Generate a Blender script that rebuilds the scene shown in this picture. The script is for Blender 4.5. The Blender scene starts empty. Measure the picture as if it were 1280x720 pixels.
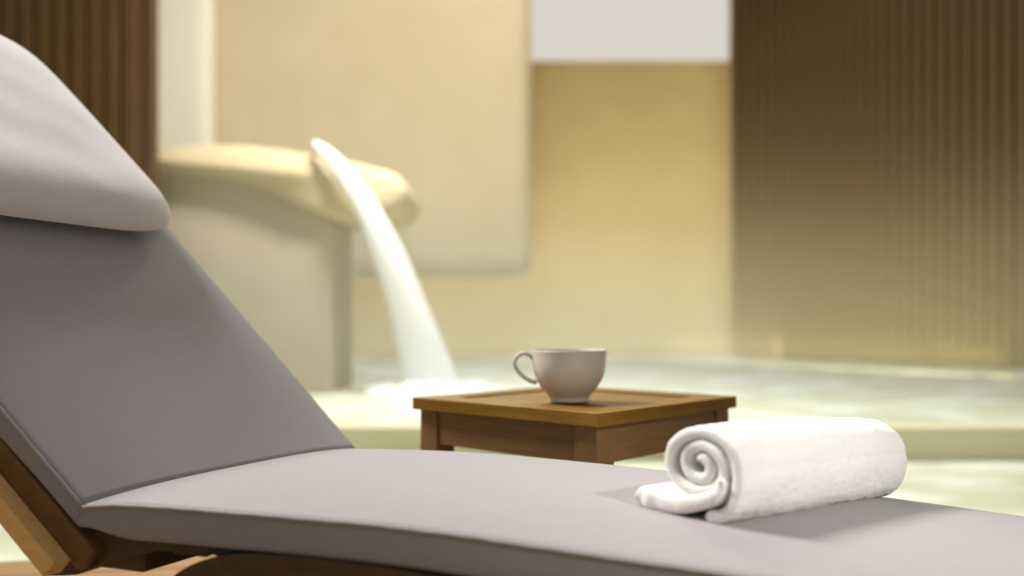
import bpy, bmesh, math, random
from mathutils import Vector, Matrix, noise
random.seed(4)
S = bpy.context.scene
COL = S.collection
EYE = 0.52
F = 1133.0
HOR = 400.0

# ------------------------------------------------------------------ helpers
def new_obj(name, bm, mat, parent=None, smooth=True, loc=None):
    me = bpy.data.meshes.new(name)
    bmesh.ops.recalc_face_normals(bm, faces=bm.faces[:])
    bm.to_mesh(me); bm.free()
    for p in me.polygons: p.use_smooth = smooth
    o = bpy.data.objects.new(name, me)
    COL.objects.link(o)
    if mat: me.materials.append(mat)
    if parent:
        o.parent = parent
        o.location = -Vector(parent.location) if loc is None else loc
    return o

def empty(name, loc, label, cat, group=None):
    o = bpy.data.objects.new(name, None); COL.objects.link(o)
    o.location = loc; o['label'] = label; o['category'] = cat
    if group: o['group'] = group
    return o

def box(bm, lo, hi, M=None, bevel=0.0):
    lo = Vector(lo); hi = Vector(hi)
    r = bmesh.ops.create_cube(bm, size=1.0)
    vs = r['verts']
    for v in vs:
        v.co = Vector([(lo[i]+hi[i])/2 + v.co[i]*(hi[i]-lo[i]) for i in range(3)])
    if bevel > 0:
        es = list({e for v in vs for e in v.link_edges})
        rr = bmesh.ops.bevel(bm, geom=es, offset=bevel, segments=3, affect='EDGES', profile=0.5)
        vs = list({v for f in rr['faces'] for v in f.verts} | {v for v in vs if v.is_valid})
    if M is not None:
        for v in vs: v.co = M @ v.co
    return vs

def tube(bm, pts, rad, n=10, closed=False):
    pts = [Vector(p) for p in pts]; m = len(pts)
    rings = []
    prev = None
    for i, p in enumerate(pts):
        a = pts[i-1] if i > 0 or closed else p
        b = pts[(i+1) % m] if i < m-1 or closed else p
        t = (b-a).normalized()
        if prev is None:
            u = t.orthogonal().normalized()
        else:
            u = (prev - t*prev.dot(t)).normalized()
        prev = u
        w = t.cross(u)
        r = rad(i/(m-1)) if callable(rad) else rad
        rings.append([bm.verts.new(p + (u*math.cos(2*math.pi*k/n)+w*math.sin(2*math.pi*k/n))*r) for k in range(n)])
    R = m if closed else m-1
    for i in range(R):
        A = rings[i]; B = rings[(i+1) % m]
        for k in range(n):
            bm.faces.new((A[k], A[(k+1) % n], B[(k+1) % n], B[k]))
    if not closed:
        bm.faces.new(rings[0]); bm.faces.new(rings[-1])

def loft(bm, loops, cap=True):
    rings = [[bm.verts.new(p) for p in L] for L in loops]
    n = len(rings[0])
    for A, B in zip(rings, rings[1:]):
        for k in range(n):
            bm.faces.new((A[k], A[(k+1) % n], B[(k+1) % n], B[k]))
    if cap:
        bm.faces.new(rings[0]); bm.faces.new(rings[-1])

def interp(tab, t):
    # smooth (catmull-rom) table lookup
    n = len(tab)
    if t <= tab[0][0]: return tab[0][1]
    if t >= tab[-1][0]: return tab[-1][1]
    for i in range(n-1):
        if tab[i][0] <= t <= tab[i+1][0]:
            t0, v0 = tab[i]; t1, v1 = tab[i+1]
            h = t1-t0; x = (t-t0)/h
            m0 = (v1-tab[i-1][1])/(t1-tab[i-1][0]) if i > 0 else (v1-v0)/h
            m1 = (tab[i+2][1]-v0)/(tab[i+2][0]-t0) if i < n-2 else (v1-v0)/h
            return ((2*x**3-3*x*x+1)*v0 + (x**3-2*x*x+x)*h*m0 + (-2*x**3+3*x*x)*v1 + (x**3-x*x)*h*m1)

# ------------------------------------------------------------------ materials
def mat(name, col, rough=0.6, spec=0.3):
    m = bpy.data.materials.new(name); m.use_nodes = True
    b = m.node_tree.nodes['Principled BSDF']
    b.inputs['Base Color'].default_value = (*col, 1)
    b.inputs['Roughness'].default_value = rough
    b.inputs['Specular IOR Level'].default_value = spec
    return m, m.node_tree, b

def noise_color(nt, b, c1, c2, scale=(1, 1, 1), nscale=5.0, detail=4, lo=0.35, hi=0.65, coord='Object', dist=0.0):
    tc = nt.nodes.new('ShaderNodeTexCoord'); mp = nt.nodes.new('ShaderNodeMapping')
    mp.inputs['Scale'].default_value = scale
    nz = nt.nodes.new('ShaderNodeTexNoise'); nz.inputs['Scale'].default_value = nscale
    nz.inputs['Detail'].default_value = detail; nz.inputs['Distortion'].default_value = dist
    cr = nt.nodes.new('ShaderNodeValToRGB')
    cr.color_ramp.elements[0].position = lo; cr.color_ramp.elements[0].color = (*c1, 1)
    cr.color_ramp.elements[1].position = hi; cr.color_ramp.elements[1].color = (*c2, 1)
    L = nt.links.new
    L(tc.outputs[coord], mp.inputs['Vector']); L(mp.outputs[0], nz.inputs['Vector'])
    L(nz.outputs['Fac'], cr.inputs['Fac']); L(cr.outputs[0], b.inputs['Base Color'])
    return nz, mp

def bump(nt, b, src, strength=0.2, dist=0.002):
    bp = nt.nodes.new('ShaderNodeBump'); bp.inputs['Strength'].default_value = strength
    bp.inputs['Distance'].default_value = dist
    nt.links.new(src, bp.inputs['Height']); nt.links.new(bp.outputs[0], b.inputs['Normal'])

def wood(name, c1, c2, axis='X', rough=0.45, nscale=6):
    m, nt, b = mat(name, c1, rough, 0.35)
    sc = {'X': (1.2, 14, 14), 'Y': (14, 1.2, 14), 'Z': (14, 14, 1.2)}[axis]
    nz, mp = noise_color(nt, b, c1, c2, sc, nscale, 6, 0.3, 0.7, dist=0.6)
    bump(nt, b, nz.outputs['Fac'], 0.12, 0.001)
    return m

def fabric(name, c1, c2, fine=900, strength=0.25, sheen=0.2, rough=0.95):
    m, nt, b = mat(name, c1, rough, 0.1)
    noise_color(nt, b, c1, c2, (1, 1, 1), 60, 3, 0.3, 0.7)
    tc = nt.nodes.new('ShaderNodeTexCoord')
    n2 = nt.nodes.new('ShaderNodeTexNoise'); n2.inputs['Scale'].default_value = fine; n2.inputs['Detail'].default_value = 2
    nt.links.new(tc.outputs['Object'], n2.inputs['Vector'])
    bump(nt, b, n2.outputs['Fac'], strength, 0.0015)
    b.inputs['Sheen Weight'].default_value = sheen
    return m

M_cush = fabric('grey_upholstery', (0.292, 0.266, 0.268), (0.306, 0.279, 0.281))
M_pipe = fabric('grey_piping', (0.33, 0.295, 0.29), (0.35, 0.31, 0.30))
M_pillow = fabric('cream_pillow_cloth', (0.62, 0.585, 0.55), (0.65, 0.615, 0.58), 500, 0.15)
M_terry = fabric('white_terry', (0.87, 0.85, 0.80), (0.90, 0.88, 0.83), 420, 0.6, 0.3)
M_woodY = wood('teak_lit', (0.66, 0.39, 0.14), (0.80, 0.50, 0.20), 'X')  # frame teak lightened in its colour to stand for the lit bar
M_dark = wood('teak_shaded', (0.055, 0.028, 0.009), (0.085, 0.044, 0.014), 'X')  # same teak, with the shade under the cushions put into its colour
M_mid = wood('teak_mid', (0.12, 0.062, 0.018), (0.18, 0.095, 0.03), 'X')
M_tabtop = wood('table_top_teak', (0.155, 0.075, 0.007), (0.225, 0.120, 0.013), 'X', 0.5)
M_tabtop.node_tree.nodes['Principled BSDF'].inputs['Specular IOR Level'].default_value = 0.18
M_tabside = wood('table_side_teak', (0.145, 0.078, 0.024), (0.21, 0.115, 0.038), 'X')
M_tableg = wood('table_leg_teak', (0.145, 0.078, 0.024), (0.20, 0.11, 0.036), 'Z')
M_cup, nt, b = mat('stoneware_glaze', (0.60, 0.545, 0.47), 0.32, 0.4)
M_metal, nt, b = mat('bolt_steel', (0.35, 0.33, 0.30), 0.35, 0.5); b.inputs['Metallic'].default_value = 1

def plaster(name, c1, c2):
    m, nt, b = mat(name, c1, 0.85, 0.15)
    noise_color(nt, b, c1, c2, (1, 1, 1), 1.3, 5, 0.3, 0.7)
    return m
M_wall = plaster('tan_plaster', (0.52, 0.385, 0.175), (0.57, 0.43, 0.20))
M_panel = plaster('beige_plaster', (0.60, 0.495, 0.335), (0.64, 0.535, 0.37))
M_pale = plaster('pale_plaster', (0.78, 0.72, 0.58), (0.82, 0.76, 0.62))
M_foun = plaster('cream_stone', (0.54, 0.45, 0.28), (0.60, 0.50, 0.32))
M_founbody = plaster('taupe_stone', (0.46, 0.385, 0.29), (0.52, 0.44, 0.33))
M_coping = plaster('sand_stone', (0.74, 0.69, 0.47), (0.80, 0.75, 0.52))
M_tile = plaster('pool_tile', (0.60, 0.62, 0.48), (0.68, 0.70, 0.55))
M_slat = wood('wall_slat_wood', (0.070, 0.038, 0.010), (0.105, 0.058, 0.016), 'Z', 0.6, 4)
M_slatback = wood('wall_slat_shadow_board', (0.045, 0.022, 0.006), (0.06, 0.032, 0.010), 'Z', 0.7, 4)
M_slatL = wood('partition_slat_wood', (0.08, 0.038, 0.008), (0.115, 0.057, 0.014), 'Z', 0.6, 4)
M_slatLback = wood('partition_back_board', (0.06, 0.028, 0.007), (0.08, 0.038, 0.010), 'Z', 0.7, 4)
M_deck = wood('deck_wood', (0.22, 0.125, 0.05), (0.30, 0.18, 0.075), 'X', 0.5)
M_dark_floor = M_deck

# pool water: bright, slightly milky; noise colour paints pale foam and ripple sparkle
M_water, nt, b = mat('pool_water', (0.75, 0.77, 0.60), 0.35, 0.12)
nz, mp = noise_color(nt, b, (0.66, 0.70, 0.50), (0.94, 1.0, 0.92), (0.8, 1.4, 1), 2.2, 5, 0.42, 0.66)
n2 = nt.nodes.new('ShaderNodeTexNoise'); n2.inputs['Scale'].default_value = 5; n2.inputs['Detail'].default_value = 4
nt.links.new(mp.outputs[0], n2.inputs['Vector'])
bump(nt, b, n2.outputs['Fac'], 0.5, 0.05)

M_jet, nt, b = mat('falling_water', (0.97, 0.98, 0.94), 0.3, 0.5)
b.inputs['Transmission Weight'].default_value = 0.1
b.inputs['IOR'].default_value = 1.33
b.inputs['Subsurface Weight'].default_value = 0.2
M_foam, nt, b = mat('white_foam', (0.95, 0.97, 0.90), 0.5, 0.4)

M_sky = bpy.data.materials.new('bright_window_glass'); M_sky.use_nodes = True
nt = M_sky.node_tree; nt.nodes.clear()
em = nt.nodes.new('ShaderNodeEmission'); em.inputs[0].default_value = (0.70, 0.665, 0.58, 1); em.inputs[1].default_value = 1.0
out = nt.nodes.new('ShaderNodeOutputMaterial'); nt.links.new(em.outputs[0], out.inputs[0])

# ------------------------------------------------------------------ sun lounger
phi = math.radians(21)
Lx = Vector((math.cos(phi), -math.sin(phi), 0))
P1 = Vector((-0.5117, 1.0837, 0)); P2 = Vector((-0.2681, 1.5579, 0))
Wd = (P2-P1).normalized(); WID = (P2-P1).length
th = math.radians(44.2)
vB = -Lx*math.cos(th) + Vector((0, 0, math.sin(th)))
nB = Lx*math.sin(th) + Vector((0, 0, math.cos(th)))
v1 = (vB - Wd*0.111*math.cos(th)); v1.z = vB.z
zf = [(0, .220), (.06, .2138), (.13, .2118), (.25, .2105), (.40, .2098), (.51, .2130), (.60, .2175), (.70, .2222), (.80, .2270), (.95, .2350), (1.15, .250)]
zb = [(0, .220), (.13, .216), (.26, .2155), (.43, .221), (.54, .226), (.70, .2345), (.88, .2475), (1.0, .257), (1.15, .270)]
def seatA(t): return P1 + Lx*t + Vector((0, 0, EYE-interp(zf, t)))
def seatB(t): return P2 + Lx*t + Vector((0, 0, EYE-interp(zb, t)))
def seat_crown(a): return 0.010*(1-abs(2*a-1)**3.0)

def cushion_loops(fn, ts, crown, r=0.007):
    loops = []
    na = 28
    for t in ts:
        A, B, up, d = fn(t)          # top edges, up vector (unit x scale), thickness
        w = (B-A).length
        acr = (B-A).normalized()
        L = []
        # top, A -> B
        L.append(A + up*(-d*0.5))
        for k in range(4):
            q = math.pi/2*k/3
            L.append(A + acr*(r*(1-math.sin(q))*1.0) - up*0 - up*(r*(1-math.sin(q)))*0 + up*(-r*math.cos(q)) - acr*(-0.0) if False else A + acr*(r-r*math.cos(q)) + up*(-r+r*math.sin(q)))
        for k in range(1, na):
            a = k/na
            a2 = 0.5-0.5*math.cos(math.pi*a)
            L.append(A + acr*(r+(w-2*r)*a2) + up*(crown(a2)))
        for k in range(4):
            q = math.pi/2*k/3
            L.append(B - acr*(r-r*math.sin(math.pi/2-q) if False else r-r*math.sin(q)) + up*(-r+r*math.cos(q)))
        L.append(B + up*(-d*0.5))
        for k in range(3):
            q = math.pi/2*k/2
            L.append(B - acr*(r-r*math.cos(q)) + up*(-d+r-r*math.sin(q)))
        for k in range(1, 8):
            L.append(B - acr*(r+(w-2*r)*k/8) - up*d)
        for k in range(3):
            q = math.pi/2*k/2
            L.append(A + acr*(r-r*math.sin(q)) + up*(-d+r-r*math.cos(q)))
        loops.append(L)
    return loops

lounger = empty('sun_lounger', (P1 + Wd*WID/2 + Lx*0.5).to_tuple(), 'wooden sun lounger with grey padded cushion and raised backrest, beside the small table', 'sun lounger')
mB = (nB + Vector((0, 0, 1))).normalized(); half = math.cos(th/2)
def smooth01(x):
    x = max(0, min(1, x)); return x*x*(3-2*x)
SEAT_LEN = 1.15
def seat_fn(t):
    k = smooth01(t/0.09)
    up = (mB/half*(1-k) + Vector((0, 0, 1))*k)
    d = 0.030 + (0.0455-0.030)*smooth01(t/0.075)
    return seatA(t), seatB(t), up, d
def back_fn(s):
    k = smooth01(s/0.08)
    up = (mB/half*(1-k) + nB*k)
    d = 0.030 + 0.006*smooth01(s/0.2)
    return (P1+v1*s+Vector((0, 0, EYE-.22)), P2+vB*s+Vector((0, 0, EYE-.22)), up, d)
BACK_LEN = 1.12
bm = bmesh.new()
loft(bm, cushion_loops(seat_fn, [SEAT_LEN*(i/60)**1.2 for i in range(61)], seat_crown))
seat = new_obj('seat_cushion', bm, M_cush, lounger)
bm = bmesh.new()
loft(bm, cushion_loops(back_fn, [BACK_LEN*(i/50)**1.2 for i in range(51)], lambda a: 0.008*(1-abs(2*a-1)**4)))
back = new_obj('backrest_cushion', bm, M_cush, lounger)

def piping(fn, length, parent, name='piping'):
    bm = bmesh.new()
    for side in (0, 1):
        pts = []
        for i in range(90):
            A, B, up, d = fn(length*i/89)
            acr = (B-A).normalized()
            p = A - acr*0.0005 if side == 0 else B + acr*0.0005
            j = Vector((0, 0, 0.0003*math.sin(i*2.1)+0.0002*math.sin(i*0.7)))
            pts.append(p + up*(-0.004) + j)
        tube(bm, pts, 0.0024, 8)
    return new_obj(name, bm, M_pipe, parent, loc=(0, 0, 0))
piping(seat_fn, SEAT_LEN, seat); piping(back_fn, BACK_LEN, back)

# bars with a rectangular section swept along points: (point, along-width vector, along-height vector)
def bar(name, pts, wv, hv, m, parent=lounger, bevel=0.003, loc=None):
    bm = bmesh.new()
    loops = []
    wv = Vector(wv); hv = Vector(hv)
    W = wv.length; H = hv.length; a = wv/W; h = hv/H
    def sec(p, s=1.0):
        L = []
        for sx, sy in ((-1, -1), (1, -1), (1, 1), (-1, 1)):
            cx = sx*(W/2-bevel); cy = sy*(H/2-bevel)
            base = math.atan2(sy, sx)
            for q in (-math.pi/4, 0, math.pi/4):
                L.append(p + a*(cx+bevel*math.cos(base+q)*1.0)*s + h*(cy+bevel*math.sin(base+q)*1.0)*s)
        return L
    P = [Vector(p) for p in pts]
    d0 = (P[0]-P[1]).normalized()*bevel*0.6; d1 = (P[-1]-P[-2]).normalized()*bevel*0.6
    loops = [sec(P[0]+d0, 0.9)] + [sec(p) for p in P] + [sec(P[-1]+d1, 0.9)]
    loft(bm, loops)
    return new_obj(name, bm, m, parent, smooth=False)

BP1 = P1 + Vector((0, 0, EYE-.22)); BP2 = P2 + Vector((0, 0, EYE-.22))
# backrest frame under the cushion
def lin(a, b, n): return [a.lerp(b, i/(n-1)) for i in range(n)]
for base, vv, sgn in ((BP1, v1, 1), (BP2, vB, -1)):
    o = base - nB*0.0535 + Wd*sgn*0.014
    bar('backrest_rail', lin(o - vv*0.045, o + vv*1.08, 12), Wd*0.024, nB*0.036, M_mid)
for i in range(9):
    s = 0.10+0.115*i
    a = BP1 + v1*s - nB*0.050; c = BP2 + vB*s - nB*0.050
    ac = (c-a).normalized()
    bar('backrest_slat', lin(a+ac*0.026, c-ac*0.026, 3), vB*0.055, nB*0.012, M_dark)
# rear support legs: inclined outer bars, parallel to the backrest, ending just above the deck
for base, vv, sgn in ((BP1, v1, 1), (BP2, vB, -1)):
    o = base - nB*0.079 - Wd*sgn*0.0103
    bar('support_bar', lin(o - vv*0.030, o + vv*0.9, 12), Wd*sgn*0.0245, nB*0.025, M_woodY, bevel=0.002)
# seat side rails that follow the cushion, deeper towards the hinge
def underside(tab, t): return EYE-interp(tab, t)-0.0475
for base, tab, sgn in ((P1, zf, 1), (P2, zb, -1)):
    bm = bmesh.new(); loops = []
    for i in range(50):
        t = -.085+1.19*i/49
        zt = underside(tab, max(t, 0.03)) - 0.10*max(0, 0.0-t) + 0.015*(1-smooth01((t+0.01)/0.075))
        hgt = 0.012 + 0.050*smooth01((0.10-t)/0.15)
        c = base + Lx*t + Wd*sgn*0.034
        a = Wd*sgn*0.012
        loops.append([c-a+Vector((0, 0, zt-hgt)), c+a+Vector((0, 0, zt-hgt)), c+a+Vector((0, 0, zt)), c-a+Vector((0, 0, zt))])
    loft(bm, loops)
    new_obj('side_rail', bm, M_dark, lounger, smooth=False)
# bent wooden leg rails: rise from the deck, arch under the cushion, go down to the deck again
legc = [(.105, .002), (.108, .06), (.112, .12), (.122, .165), (.143, .205), (.175, .226), (.21, .2365), (.255, .2425), (.33, .2440), (.42, .2420), (.52, .2340), (.62, .2240), (.75, .212), (.88, .198), (.97, .180), (1.03, .15), (1.055, .10), (1.06, .05), (1.06, .002)]
for base, sgn in ((P1, 1), (P2, -1)):
    tx_ = [(i, p[0]) for i, p in enumerate(legc)]; tz_ = [(i, p[1]) for i, p in enumerate(legc)]
    bm = bmesh.new(); loops = []
    C_ = [(interp(tx_, i/5), interp(tz_, i/5)) for i in range((len(legc)-1)*5+1)]
    for i, (t, z) in enumerate(C_):
        a0 = C_[max(0, i-1)]; a1 = C_[min(len(C_)-1, i+1)]
        d = Vector((a1[0]-a0[0], a1[1]-a0[1])).normalized(); nn = Vector((-d.y, d.x))*0.0215
        w0 = Wd*sgn*0.0; w1 = Wd*sgn*0.026; c = base + Wd*sgn*(-0.003)
        def q(sg, w): return c + w + Lx*(t+sg*nn.x) + Vector((0, 0, max(z+sg*nn.y, 0.0)))
        loops.append([q(-1, w0), q(-1, w1), q(1, w1), q(1, w0)])
    loft(bm, loops)
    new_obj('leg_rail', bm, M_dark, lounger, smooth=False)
for i in range(8):
    t = 0.13+0.12*i
    z = min(underside(zf, t), underside(zb, t))-0.008
    a = P1 + Lx*t + Vector((0, 0, z)); c = P2+Lx*t+Vector((0, 0, z)); ac = (c-a).normalized()
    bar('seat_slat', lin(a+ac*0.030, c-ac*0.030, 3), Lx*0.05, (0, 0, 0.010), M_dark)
# beam across the lounger under the hinge
o0 = P1 + Lx*0.005 + Wd*0.029 + Vector((0, 0, 0.235)); o1 = P2 + Lx*0.005 - Wd*0.029 + Vector((0, 0, 0.235))
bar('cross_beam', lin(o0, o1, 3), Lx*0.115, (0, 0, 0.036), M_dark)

# ------------------------------------------------------------------ headrest pillow lying on the backrest
def backpt(s, a, h):
    A, B, up, d = back_fn(s); return A + (B-A)*a + up*h
bm = bmesh.new()
NU, NV = 60, 60
def pil(u, v):
    # u along backrest, v across; both 0..1
    su = 0.5-0.5*math.cos(math.pi*u); sv = 0.5-0.5*math.cos(math.pi*v)
    X = 2*su-1; Y_ = 2*sv-1
    xs = X*math.sqrt(1-0.30*abs(Y_)**5); ys = Y_*math.sqrt(1-0.13*abs(X)**5)
    s = 0.500 + 0.60*(xs+1)/2 + 0.018*(1-su)*(1-sv)
    a = -0.05 + 1.04*(ys+1)/2
    e = (max(0, 1-abs(X)**9))**0.5 * (max(0, 1-abs(Y_)**6))**0.5
    prof = 0.070 - 0.027*su + 0.000*math.exp(-((su-0.13)/0.10)**2) - 0.001*math.exp(-((su-0.30)/0.10)**2) 
    wr = 0.0025*noise.noise(Vector((su*5, sv*7, 0.3)))
    return s, a, e, prof+wr
top = {}; bot = {}
for i in range(NU+1):
    for j in range(NV+1):
        s, a, e, h = pil(i/NU, j/NV)
        edge = i in (0, NU) or j in (0, NV)
        mid = 0.022
        top[i, j] = bm.verts.new(backpt(s, a, mid+(h-mid)*e + 0.006))
        bot[i, j] = top[i, j] if edge else bm.verts.new(backpt(s, a, mid-0.018*e + 0.006))
for i in range(NU):
    for j in range(NV):
        bm.faces.new((top[i, j], top[i+1, j], top[i+1, j+1], top[i, j+1]))
        q = (bot[i, j], bot[i, j+1], bot[i+1, j+1], bot[i+1, j])
        if len(set(q)) == 4 and not all(x in top.values() for x in ()):
            try: bm.faces.new(q)
            except ValueError: pass
pillow = new_obj('headrest_pillow', bm, M_pillow)
pillow['label'] = 'soft cream white headrest pillow lying over the top of the raised grey backrest'
pillow['category'] = 'pillow'

# ------------------------------------------------------------------ side table
tc = Vector((0.1245, 1.7705, 0)); ang = math.atan2(.3364, .3074)
SIDE = 0.45; TOPZ = 0.370
table = empty('side_table', (tc.x, tc.y, 0), 'square slatted teak side table behind the lounger, carrying a cup', 'side table')
RT = Matrix.Rotation(ang, 4, 'Z')
def tpart(name, lo, hi, m, bevel=0.0015, rotz=0):
    bm = bmesh.new()
    box(bm, lo, hi, None, bevel)
    o = new_obj(name, bm, m, table, smooth=False, loc=(0, 0, 0))
    o.rotation_euler = (0, 0, ang+rotz)
    return o
hs = SIDE/2; fb = 0.062; tt = 0.0225
# mitred frame boards
for k in range(4):
    bm = bmesh.new()
    g = 0.0001
    pts = [(-hs+g, -hs), (hs-g, -hs), (hs-fb-g, -hs+fb), (-hs+fb+g, -hs+fb)]
    vb = [bm.verts.new((x, y, TOPZ-tt)) for x, y in pts]; vt = [bm.verts.new((x, y, TOPZ)) for x, y in pts]
    bm.faces.new(vb[::-1]); bm.faces.new(vt)
    for i in range(4): bm.faces.new((vb[i], vb[(i+1) % 4], vt[(i+1) % 4], vt[i]))
    bmesh.ops.bevel(bm, geom=bm.edges[:], offset=0.0009, segments=2, affect='EDGES', profile=0.5)
    o = new_obj('frame_board', bm, M_tabtop, table, smooth=False, loc=(0, 0, 0))
    o.rotation_euler = (0, 0, ang+k*math.pi/2)
ns = 5; inner = SIDE-2*fb-0.016; sw = inner/ns
for k in range(ns):
    y0 = -inner/2+k*sw+0.0045; y1 = y0+sw-0.009
    tpart('top_slat', (-inner/2-0.002, y0, TOPZ-0.020), (inner/2+0.002, y1, TOPZ-0.003), M_tabtop, 0.0015, -math.pi/2)
ins = 0.011; lw = 0.047; AZ = 0.283
for k in range(4):
    tpart('apron', (-hs+ins+lw+0.0, -hs+ins+0.004, AZ), (hs-ins-lw, -hs+ins+0.024, TOPZ-tt), M_tabside, 0.001, k*math.pi/2)
    tpart('leg', (-hs+ins, -hs+ins, 0.0), (-hs+ins+lw, -hs+ins+lw, TOPZ-tt), M_tableg, 0.002, k*math.pi/2)

# ------------------------------------------------------------------ cup
cd = 1.672; cx = (711.2-640)/F*cd
cup = empty('teacup', (cx, cd, TOPZ), 'wide pale grey ceramic cup with a looped handle, standing on the wooden side table', 'cup')
prof = [(0.0, .003), (.030, .003), (.033, .0), (.0365, .0), (.0375, .003), (.0368, .0075), (.0385, .0105), (.044, .0165), (.0505, .0235), (.0565, .0315), (.0615, .0405), (.0652, .0505), (.0672, .0610), (.0680, .0720), (.0683, .0840), (.0690, .0895), (.0688, .0912), (.0672, .0915), (.0662, .0905), (.0655, .084), (.0650, .072), (.0640, .060), (.0600, .045), (.052, .030), (.040, .018), (.022, .012), (0, .0105)]
# densify
bm = bmesh.new(); n = 72
rings = []
for r, z in prof:
    if r == 0: rings.append([bm.verts.new((0, 0, z))])
    else: rings.append([bm.verts.new((r*math.cos(2*math.pi*k/n), r*math.sin(2*math.pi*k/n), z)) for k in range(n)])
for A, B in zip(rings, rings[1:]):
    for k in range(n):
        a = A[k % len(A)]; a2 = A[(k+1) % len(A)]; c = B[k % len(B)]; c2 = B[(k+1) % len(B)]
        q = []
        for x in (a, a2, c2, c):
            if x not in q: q.append(x)
        if len(q) > 2: bm.faces.new(q)
o = new_obj('cup_body', bm, M_cup, cup, loc=(0, 0, 0)); o.scale.z = 1.04
sub = o.modifiers.new('s', 'SUBSURF'); sub.levels = 1; sub.render_levels = 1
hp = [(-.0660, .0770), (-.0705, .0805), (-.0760, .0838), (-.0825, .0852), (-.0890, .0842), (-.0950, .0805), (-.0992, .0750), (-.1008, .0690), (-.0995, .0625), (-.0960, .0565), (-.0905, .0500), (-.0840, .0440), (-.0770, .0395), (-.0690, .0362), (-.0600, .0345)]
rx = Vector((0.995, 0.10, 0)).normalized()
bm = bmesh.new()
P = []
tabx = [(i/(len(hp)-1), p[0]) for i, p in enumerate(hp)]; tabz = [(i/(len(hp)-1), p[1]) for i, p in enumerate(hp)]
for i in range(50):
    k = i/49; P.append(rx*interp(tabx, k) + Vector((0, 0, interp(tabz, k))))
tube(bm, P, lambda k: 0.0038 + 0.0014*(abs(2*k-1)**6), 14)
new_obj('handle', bm, M_cup, cup, loc=(0, 0, 0)).scale.z = 1.04

# ------------------------------------------------------------------ rolled towel
def px_plane(px, py, z):
    d = (EYE-z)*F/(py-HOR); return Vector(((px-640)/F*d, d, z))
def seat_z(p):
    # surface height of the seat cushion at a ground point
    q = Vector((p.x, p.y, 0))
    det = Lx.x*Wd.y-Lx.y*Wd.x
    r = q-P1
    t = (r.x*Wd.y-r.y*Wd.x)/det; w = (Lx.x*r.y-Lx.y*r.x)/det
    a = max(0, min(1, w/WID)); return seatA(t).z*(1-a)+seatB(t).z*a + seat_crown(a)
def on_seat(px, py):
    z = 0.3
    for _ in range(20): z = seat_z(px_plane(px, py, z))
    return px_plane(px, py, z)
T0 = on_seat(928, 663); T1 = on_seat(1134, 625)
ax = (T1-T0); TL = ax.length; ax.normalize()
e = Vector((ax.y, -ax.x, 0)).normalized()      # towards the camera's right
upT = e.cross(ax).normalized()
if upT.z < 0: upT = -upT
print('TOWEL', T0, T1, TL, seat_z(T0))
# section plane coordinates: s along e (s=0 at roll centre), z up
SR = 0.057                                     # half width of the roll
OT = T0 - e*SR
TH = 0.0138
def spiral_path():
    P = []
    turns = 2.30; th_end = math.radians(0)      # ends at the right side (angle 0), going clockwise from above
    N = 150
    cz = 0.0605
    for i in range(N+1):
        k = i/N
        angle = th_end + (1-k)*turns*2*math.pi   # clockwise as k grows: decreasing angle
        r = 0.0062 + (0.0395-0.0062)*k**0.93
        sq = 1+0.22*k
        r *= 1+0.05*math.sin(angle*1.0+1.0)*(1-k)+0.03*math.sin(angle*2.3)
        P.append((r*sq*math.cos(angle)+0.004*(1-k), cz + r*1.0*math.sin(angle)))
    sx, sz = P[-1]
    # straight down the outside, tuck under to a lip
    P += [(sx+0.0012, sz-0.008), (sx+0.001, sz-0.018), (sx-0.001, sz-0.028), (sx-0.004, sz-0.037), (sx-0.010, sz-0.0445), (sx-0.018, sz-0.0505), (sx-0.027, sz-0.0525), (sx-0.036, sz-0.0525)]
    return P
def flap_path():
    return [(0.034, 0.050), (0.031, 0.040), (0.025, 0.0315), (0.015, 0.0255), (0.004, 0.0215), (-0.010, 0.0175), (-0.025, 0.0150), (-0.040, 0.0140), (-0.055, 0.0150), (-0.068, 0.0165), (-0.080, 0.0170)]
def resample(P, n):
    tabx = []; tabz = []; L = 0
    for i, p in enumerate(P):
        if i: L += math.hypot(p[0]-P[i-1][0], p[1]-P[i-1][1])
        tabx.append((L, p[0])); tabz.append((L, p[1]))
    return [(interp(tabx, L*(0.5-0.5*math.cos(math.pi*i/n))), interp(tabz, L*(0.5-0.5*math.cos(math.pi*i/n)))) for i in range(n+1)], L
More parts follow.
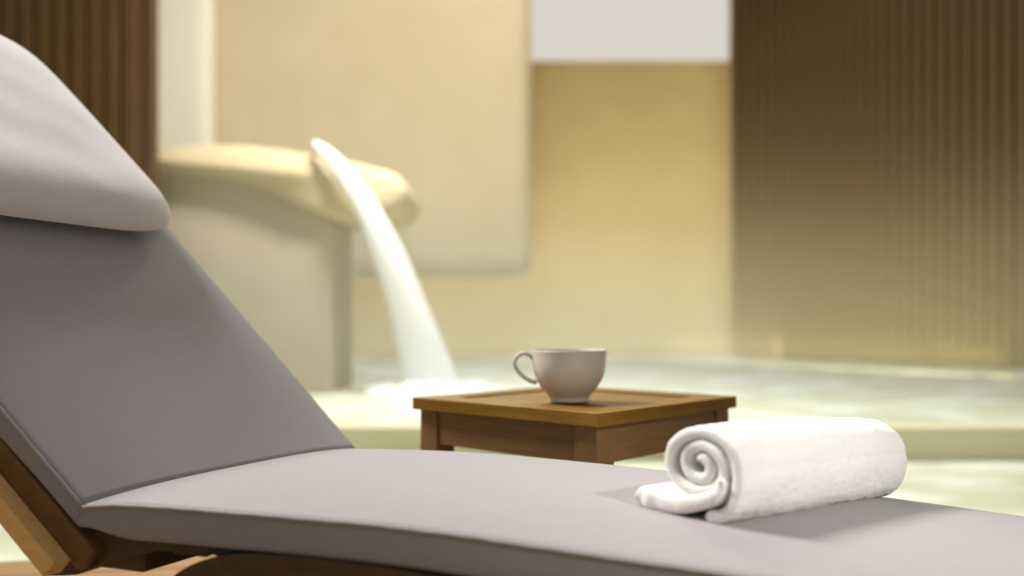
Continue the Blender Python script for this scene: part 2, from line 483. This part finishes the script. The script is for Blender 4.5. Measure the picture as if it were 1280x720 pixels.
def ribbon(bm, P, th_fn, n, off=0.0, end0=0.0, seed=0):
    Q, Ltot = resample(P, n)
    st = [0, .0025, .006, .011, .018] + [0.018+(TL-0.036)*i/64 for i in range(1, 64)] + [TL-.018, TL-.011, TL-.006, TL-.0025, TL]
    verts = []
    for y in st:
        de = min(y, TL-y)
        f_end = 0.55 + 0.45*math.sqrt(max(0, min(1, 1-(1-min(de, 0.009)/0.009)**2)))
        row = []
        for i, (s, z) in enumerate(Q):
            a = Q[max(0, i-1)]; c = Q[min(n, i+1)]
            tx, tz = c[0]-a[0], c[1]-a[1]; l = math.hypot(tx, tz) or 1
            nx, nz_ = -tz/l, tx/l
            k = 0.5-0.5*math.cos(math.pi*i/n)
            dist = min(k, 1-k)*Ltot
            T = th_fn(k)/2
            rt = T*max(0.0, 1-(1-min(dist, T)/T)**3)**0.45 if dist < T else T
            rt = max(rt, 0.003)*f_end
            wob = 0.0016*noise.noise(Vector((s*30+seed, z*30, y*14)))+0.0011*noise.noise(Vector((s*170+seed, z*170, y*170)))
            yy = y + end0 + 0.0035*noise.noise(Vector((k*9+seed, 2.2, 0 if y < TL/2 else 5)))*(1 if y < TL/2 else 1)
            row.append((s, z, nx, nz_, rt, wob, yy))
        verts.append(row)
    def W(s, z, y):
        # very slight sag and tilt of the roll along its length
        fat = 1 + 0.05*math.sin(math.pi*y/TL) + 0.03*(y/TL)
        return OT + e*(s*fat) + ax*y + Vector((0, 0, 1))*(max(z*fat, 0.0007))
    out = []; inn = []
    for row in verts:
        out.append([bm.verts.new(W(s+nx*(rt+w), z+nz_*(rt+w), y)) for s, z, nx, nz_, rt, w, y in row])
        inn.append([bm.verts.new(W(s-nx*(rt+w*0.3), z-nz_*(rt+w*0.3), y)) for s, z, nx, nz_, rt, w, y in row])
    m = len(st)
    for j in range(m-1):
        for i in range(n):
            bm.faces.new((out[j][i], out[j][i+1], out[j+1][i+1], out[j+1][i]))
            bm.faces.new((inn[j][i], inn[j+1][i], inn[j+1][i+1], inn[j][i+1]))
        bm.faces.new((out[j][0], out[j+1][0], inn[j+1][0], inn[j][0]))
        bm.faces.new((out[j][n], inn[j][n], inn[j+1][n], out[j+1][n]))
    for j in (0, m-1):
        for i in range(n):
            bm.faces.new((out[j][i], inn[j][i], inn[j][i+1], out[j][i+1]))
bm = bmesh.new()
ribbon(bm, spiral_path(), lambda k: TH*(0.95+0.15*k), 200)
ribbon(bm, flap_path(), lambda k: 0.010+0.016*k**0.6, 70, end0=-0.006, seed=4)
towel = new_obj('rolled_towel', bm, M_terry)
towel['label'] = 'thick white terry towel rolled up, lying on the grey seat cushion'
towel['category'] = 'towel'
sub = towel.modifiers.new('s', 'SUBSURF'); sub.levels = 1; sub.render_levels = 1

# ------------------------------------------------------------------ setting
def struct(name, bm, m, parent=None, smooth=False):
    o = new_obj(name, bm, m, parent, smooth, loc=(0, 0, 0) if parent else None)
    if not parent: o['kind'] = 'structure'
    return o
def prism(bm, poly, z0, z1):
    a = [bm.verts.new((x, y, z0)) for x, y in poly]; c = [bm.verts.new((x, y, z1)) for x, y in poly]
    bm.faces.new(a[::-1]); bm.faces.new(c)
    n = len(poly)
    for i in range(n): bm.faces.new((a[i], a[(i+1) % n], c[(i+1) % n], c[i]))

# wooden deck under lounger and table (planks as one floor)
bm = bmesh.new()
def deck_edge(x): return 1.95 + (x+1.1)*0.162
dx = Vector((1, 0.162, 0)).normalized(); dy = Vector((-dx.y, dx.x, 0))
for k in range(32):
    o0 = Vector((-1.1, 1.95, 0)) - dy*(k*0.118)
    a = o0 - dx*2.5; c = o0 + dx*5.0
    poly = [a, c, c-dy*0.113, a-dy*0.113]
    prism(bm, [(p.x, p.y) for p in poly[::-1]], -0.03, 0.0)
struct('floor', bm, M_deck)
bm = bmesh.new()
a = Vector((-1.1, 1.95, 0)) - dx*2.5; c = Vector((-1.1, 1.95, 0)) + dx*5
prism(bm, [(p.x, p.y) for p in (a-dy*3.77, c-dy*3.77, c, a)], -0.32, -0.0305)
struct('floor_substructure', bm, M_slatback)

# far wall with a window opening, at y = 14
Y = 14.0
def wx(px, y): return (px-640)/F*y
def wz(py, y): return EYE+(HOR-py)/F*y
bm = bmesh.new()
wx0, wx1 = wx(640, Y), wx(922, Y); wzb = wz(77, Y); wzt = wzb+1.8
box(bm, (-9, Y, -0.6), (wx0, Y+0.3, 7.5)); box(bm, (wx1, Y, -0.6), (9, Y+0.3, 7.5))
box(bm, (wx0, Y, -0.6), (wx1, Y+0.3, wzb)); box(bm, (wx0, Y, wzt), (wx1, Y+0.3, 7.5))
struct('wall_back', bm, M_wall)
bm = bmesh.new()
for lo, hi in (((wx0, Y-.04, wzb-0.08), (wx1, Y+.3, wzb)), ((wx0, Y+.1, wzt-.08), (wx1, Y+.3, wzt)), ((wx0, Y+.1, wzb), (wx0+.08, Y+.3, wzt)), ((wx1-.08, Y+.1, wzb), (wx1, Y+.3, wzt))):
    box(bm, lo, hi, None, 0.008)
win = struct('window_1', bm, M_wall)
bm = bmesh.new(); box(bm, (wx0, Y+.2, wzb), (wx1, Y+.22, wzt))
struct('window_pane', bm, M_sky, win)
# beige bulkhead block hanging in front of the far wall
Y2 = 11.5
bm = bmesh.new(); box(bm, (-5.2, Y2, wz(345, Y2)), (wx(664, Y2), Y2+1.4, 7.5), None, 0.22)
o = struct('wall_bulkhead', bm, M_panel)
bm = bmesh.new(); box(bm, (-5.4, Y2-0.35, -0.3), (wx(262, Y2-0.35), Y2-.02, 7.5), None, 0.16)
struct('wall_pier', bm, M_pale)

def slat_wall(name, A, B, z0, z1, pitch, depth, width, m, mb, bm_round=False):
    A = Vector((*A, 0)); B = Vector((*B, 0)); d = (B-A); Ln = d.length; d.normalize()
    nrm = Vector((d.y, -d.x, 0))
    if nrm.dot(-A) < 0: nrm = -nrm
    n = int(Ln/pitch)
    M = Matrix((( d.x, nrm.x, 0, A.x), (d.y, nrm.y, 0, A.y), (0, 0, 1, 0), (0, 0, 0, 1)))
    bm = bmesh.new()
    for i in range(n):
        box(bm, (i*pitch, 0, z0), (i*pitch+width, depth, z1), M, 0.006)
    o = struct(name, bm, m)
    bm = bmesh.new(); box(bm, (0, -0.12, z0), (Ln, 0.002, z1), M)
    struct('backing_board', bm, mb, o)
    return o
slat_wall('wall_right', (wx(917, 13.4), 13.4), (8.5, 5.2), -0.25, 7.5, 0.155, 0.05, 0.100, M_slat, M_slatback)
slat_wall('wall_left', (-5.6, 6.2), (wx(190, 6.2), 6.2), -0.2, 6.0, 0.118, 0.028, 0.088, M_slatL, M_slatLback)
bm = bmesh.new(); box(bm, (-9.3, -1.5, -0.6), (-9, 14.3, 7.5)); struct('wall_side', bm, M_pale)
# pool: upper basin, weir coping, lower basin
bm = bmesh.new(); box(bm, (-9, 4.35, -0.6), (9, 14, -0.55)); box(bm, (-9, 0.5, -0.6), (9, 4.35, -0.55)); struct('floor_pool_basin', bm, M_tile)
def water(name, x0, x1, y0, y1, z, nx, ny, amp, seed, clip=None):
    bm = bmesh.new(); V = {}
    for i in range(nx+1):
        for j in range(ny+1):
            x = x0+(x1-x0)*i/nx; k = j/ny; y = y0+(y1-y0)*k**1.3
            h = amp*(noise.noise(Vector((x*2.3, y*3.1, seed)))+0.5*noise.noise(Vector((x*6, y*8, seed))))
            r = math.hypot(x+0.55, (y-7.0))
            h += 0.05*math.exp(-(r/0.5)**2)*(1+noise.noise(Vector((x*9, y*9, 3)))) if seed == 1 else 0
            V[i, j] = bm.verts.new((x, y, z+h))
    for i in range(nx):
        for j in range(ny): bm.faces.new((V[i, j], V[i+1, j], V[i+1, j+1], V[i, j+1]))
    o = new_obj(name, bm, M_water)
    return o
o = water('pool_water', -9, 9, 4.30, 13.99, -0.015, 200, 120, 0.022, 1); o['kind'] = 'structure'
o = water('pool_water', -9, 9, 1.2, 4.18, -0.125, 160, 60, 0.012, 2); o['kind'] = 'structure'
bm = bmesh.new(); box(bm, (-9, 4.15, -0.56), (9, 4.33, 0.028), None, 0.012)
o = struct('trim_1', bm, M_coping)

# ------------------------------------------------------------------ cascade fountain in the upper pool
FY = 7.0
fb_ = empty('waterfall_fountain', (wx(330, FY), FY, -0.3), 'pale stone fountain with an arched spout standing in the pool, left of the table', 'fountain')
# arched spout slab: (px, py) outline at FY converted to metric section, extruded in depth
def sec_prism(bm, pts, y0, y1, bev=0.03):
    a = [bm.verts.new((x, y0, z)) for x, z in pts]; c = [bm.verts.new((x, y1, z)) for x, z in pts]
    n = len(pts)
    f1 = bm.faces.new(a); f2 = bm.faces.new(c[::-1])
    for i in range(n): bm.faces.new((a[i], c[i], c[(i+1) % n], a[(i+1) % n]))
    es = list(f1.edges)+list(f2.edges)
    bmesh.ops.bevel(bm, geom=es, offset=bev, segments=3, affect='EDGES', profile=0.5)
top_ = [(190, 206), (240, 201), (290, 198), (335, 199), (380, 205), (425, 213), (470, 221), (500, 228)]
tip_ = [(512, 236), (518, 249), (514, 264), (502, 275), (485, 281), (462, 284)]
und_ = [(440, 284), (420, 279), (390, 264), (360, 250), (325, 238), (285, 230), (240, 227), (190, 227)]
P = [(wx(a, FY), wz(c, FY)) for a, c in top_+tip_+und_]
bm = bmesh.new(); sec_prism(bm, P, FY-0.55, FY+0.55, 0.075)
new_obj('arched_spout', bm, M_foun, fb_, smooth=True)
body = [(190, 226), (240, 226), (285, 229), (325, 237), (360, 249), (390, 263), (420, 278), (428, 284)]
P = [(wx(a, FY), wz(c, FY)) for a, c in body] + [(wx(428, FY), -0.3), (wx(190, FY), -0.3)]
bm = bmesh.new(); sec_prism(bm, P, FY-0.42, FY+0.45, 0.03)
new_obj('fountain_body', bm, M_founbody, fb_, smooth=False)
# water jet
jet_c = [(392, 178, 3), (408, 192, 7), (424, 210, 10), (442, 234, 12), (460, 262, 14), (478, 297, 17), (494, 335, 20), (509, 378, 22), (522, 420, 25), (533, 455, 28), (542, 488, 34)]
tx = [(i/10, wx(c[0], FY-.6)) for i, c in enumerate(jet_c)]; tz = [(i/10, wz(c[1], FY-.6)) for i, c in enumerate(jet_c)]; tw = [(i/10, c[2]/F*FY) for i, c in enumerate(jet_c)]
bm = bmesh.new(); loops = []
for i in range(70):
    k = i/69; c = Vector((interp(tx, k), FY-0.6-0.1*math.sin(k*3), interp(tz, k))); w = interp(tw, k)*0.95
    k2 = min(1, k+0.02); tdir = Vector((interp(tx, k2)-interp(tx, k2-0.03), 0, interp(tz, k2)-interp(tz, k2-0.03))).normalized()
    sd = Vector((tdir.z, 0, -tdir.x))
    L = []
    for q in range(28):
        an = 2*math.pi*q/28
        rr = 1+0.10*noise.noise(Vector((math.cos(an)*3, math.sin(an)*3, k*3)))
        L.append(c + sd*w*math.cos(an)*rr + Vector((0, 1, 0))*w*0.6*math.sin(an)*rr)
    loops.append(L)
loft(bm, loops)
jet = new_obj('water_jet', bm, M_jet)
jet['label'] = 'bright white stream of water arcing down from the fountain spout into the pool'; jet['category'] = 'water jet'
bm = bmesh.new()
for i in range(70):
    r = random.random()**0.7*0.42; a = random.random()*6.283
    c = Vector((wx(536, FY-.6)+r*math.cos(a)*1.0, FY-0.62+r*math.sin(a)*0.8, 0.0))
    s = random.uniform(0.03, 0.09)*(1.25-r/0.42*0.7)
    mm = Matrix.Translation(c) @ Matrix.Diagonal((s*1.4, s*1.2, s*random.uniform(.7, 1.5), 1))
    bmesh.ops.create_icosphere(bm, subdivisions=2, radius=1.0, matrix=mm)
fo = new_obj('foam', bm, M_foam); fo['kind'] = 'stuff'
fo['label'] = 'white foam churned up where the water stream hits the pool'; fo['category'] = 'foam'

# ------------------------------------------------------------------ lights
def area(name, loc, target, size, energy, col, size_y=None):
    l = bpy.data.lights.new(name, 'AREA'); l.size = size; l.energy = energy; l.color = col
    if size_y: l.shape = 'RECTANGLE'; l.size_y = size_y
    o = bpy.data.objects.new(name, l); COL.objects.link(o); o.location = loc
    o.rotation_euler = (Vector(target)-Vector(loc)).to_track_quat('-Z', 'Y').to_euler()
    return o
def spot(name, loc, target, energy, col, angle, soft, blend=0.5):
    l = bpy.data.lights.new(name, 'SPOT'); l.energy = energy; l.color = col
    l.spot_size = math.radians(angle); l.spot_blend = blend; l.shadow_soft_size = soft
    o = bpy.data.objects.new(name, l); COL.objects.link(o); o.location = loc
    o.rotation_euler = (Vector(target)-Vector(loc)).to_track_quat('-Z', 'Y').to_euler()
    return o
spot('ceiling_spotlight', (-4.10, 3.28, 5.62), (0.0, 1.3, 0.35), 3200, (1.0, 0.965, 0.95), 34, 0.85)
spot('towel_fill_light', (2.2, -1.2, 2.4), (0.36, 1.03, 0.33), 420, (1.0, 0.97, 0.93), 15, 0.12, 1.0)  # added fill from off camera, brightens the towel flank
area('pool_ceiling_lamp', (0.5, 8.3, 6.5), (-0.5, 8.3, 0), 5.0, 300, (1.0, 0.95, 0.82))
area('fountain_fill_light', (-0.6, 5.4, 3.6), (-0.6, 6.5, 0.4), 0.5, 175, (1.0, 0.97, 0.86))  # unseen light added to push the water jet to white
area('pier_fill_light', (-3.0, 8.6, 4.6), (-4.2, 11.1, 2.2), 1.0, 32, (1.0, 0.97, 0.92))  # added wash, no visible source, lifts the front of the pier
area('pool_wall_lamp', (0.5, 12.6, 0.10), (0.5, 14, 0.9), 9.0, 125, (1.0, 0.93, 0.74), 0.3)
area('pool_side_lamp', (3.3, 10.2, 0.12), (4.9, 11.2, 1.2), 4.5, 75, (1.0, 0.84, 0.40), 0.3)
spot('lower_pool_fill_light', (2.5, 3.4, 5.5), (2.2, 3.9, 0), 320, (1.0, 0.98, 0.88), 50, 0.4)  # extra unseen light put in to brighten the near water
# steam hanging over the pool
m = bpy.data.materials.new('pool_steam'); m.use_nodes = True; nt = m.node_tree; nt.nodes.clear()
out = nt.nodes.new('ShaderNodeOutputMaterial'); vs = nt.nodes.new('ShaderNodeVolumeScatter')
vs.inputs['Color'].default_value = (1.0, 0.84, 0.44, 1)
geo = nt.nodes.new('ShaderNodeNewGeometry'); sp = nt.nodes.new('ShaderNodeSeparateXYZ')
mr = nt.nodes.new('ShaderNodeMapRange'); mr.inputs['From Min'].default_value = 0.0; mr.inputs['From Max'].default_value = 2.3
mr.inputs['To Min'].default_value = 0.15; mr.inputs['To Max'].default_value = 0.001; mr.interpolation_type = 'SMOOTHERSTEP'
L = nt.links.new
L(geo.outputs['Position'], sp.inputs[0]); L(sp.outputs['Z'], mr.inputs['Value']); L(mr.outputs[0], vs.inputs['Density']); L(vs.outputs[0], out.inputs['Volume'])
bm = bmesh.new(); prism(bm, [(-2.1, 4.7), (7.9, 4.7), (7.9, 5.6), (3.05, 13.2), (-5.3, 13.2), (-5.3, 7.6), (-2.1, 7.6)], 0.06, 4.2)
st_ = new_obj('pool_steam', bm, m, smooth=False); st_['kind'] = 'stuff'; st_['label'] = 'warm steam hanging over the pool in the background'; st_['category'] = 'steam'
S.cycles.volume_step_rate = 4

w = bpy.data.worlds.new('World'); S.world = w; w.use_nodes = True
w.node_tree.nodes['Background'].inputs[0].default_value = (1.0, 0.97, 0.92, 1)
w.node_tree.nodes['Background'].inputs[1].default_value = 0.33

# ------------------------------------------------------------------ camera
cam = bpy.data.cameras.new('camera'); co = bpy.data.objects.new('camera', cam); COL.objects.link(co)
co.location = (0, 0, EYE); co.rotation_euler = (math.pi/2, 0, 0)
cam.sensor_width = 36; cam.lens = 36*F/1280; cam.shift_y = (HOR-360)/1280
cam.clip_start = 0.05
cam.dof.use_dof = True; cam.dof.focus_distance = 1.28; cam.dof.aperture_fstop = 1.7
S.camera = co
S.view_settings.view_transform = 'Standard'; S.view_settings.look = 'None'
S.view_settings.gamma = 1; S.view_settings.use_curve_mapping = False
S.view_settings.exposure = 0.0
S.cycles.use_denoising = True
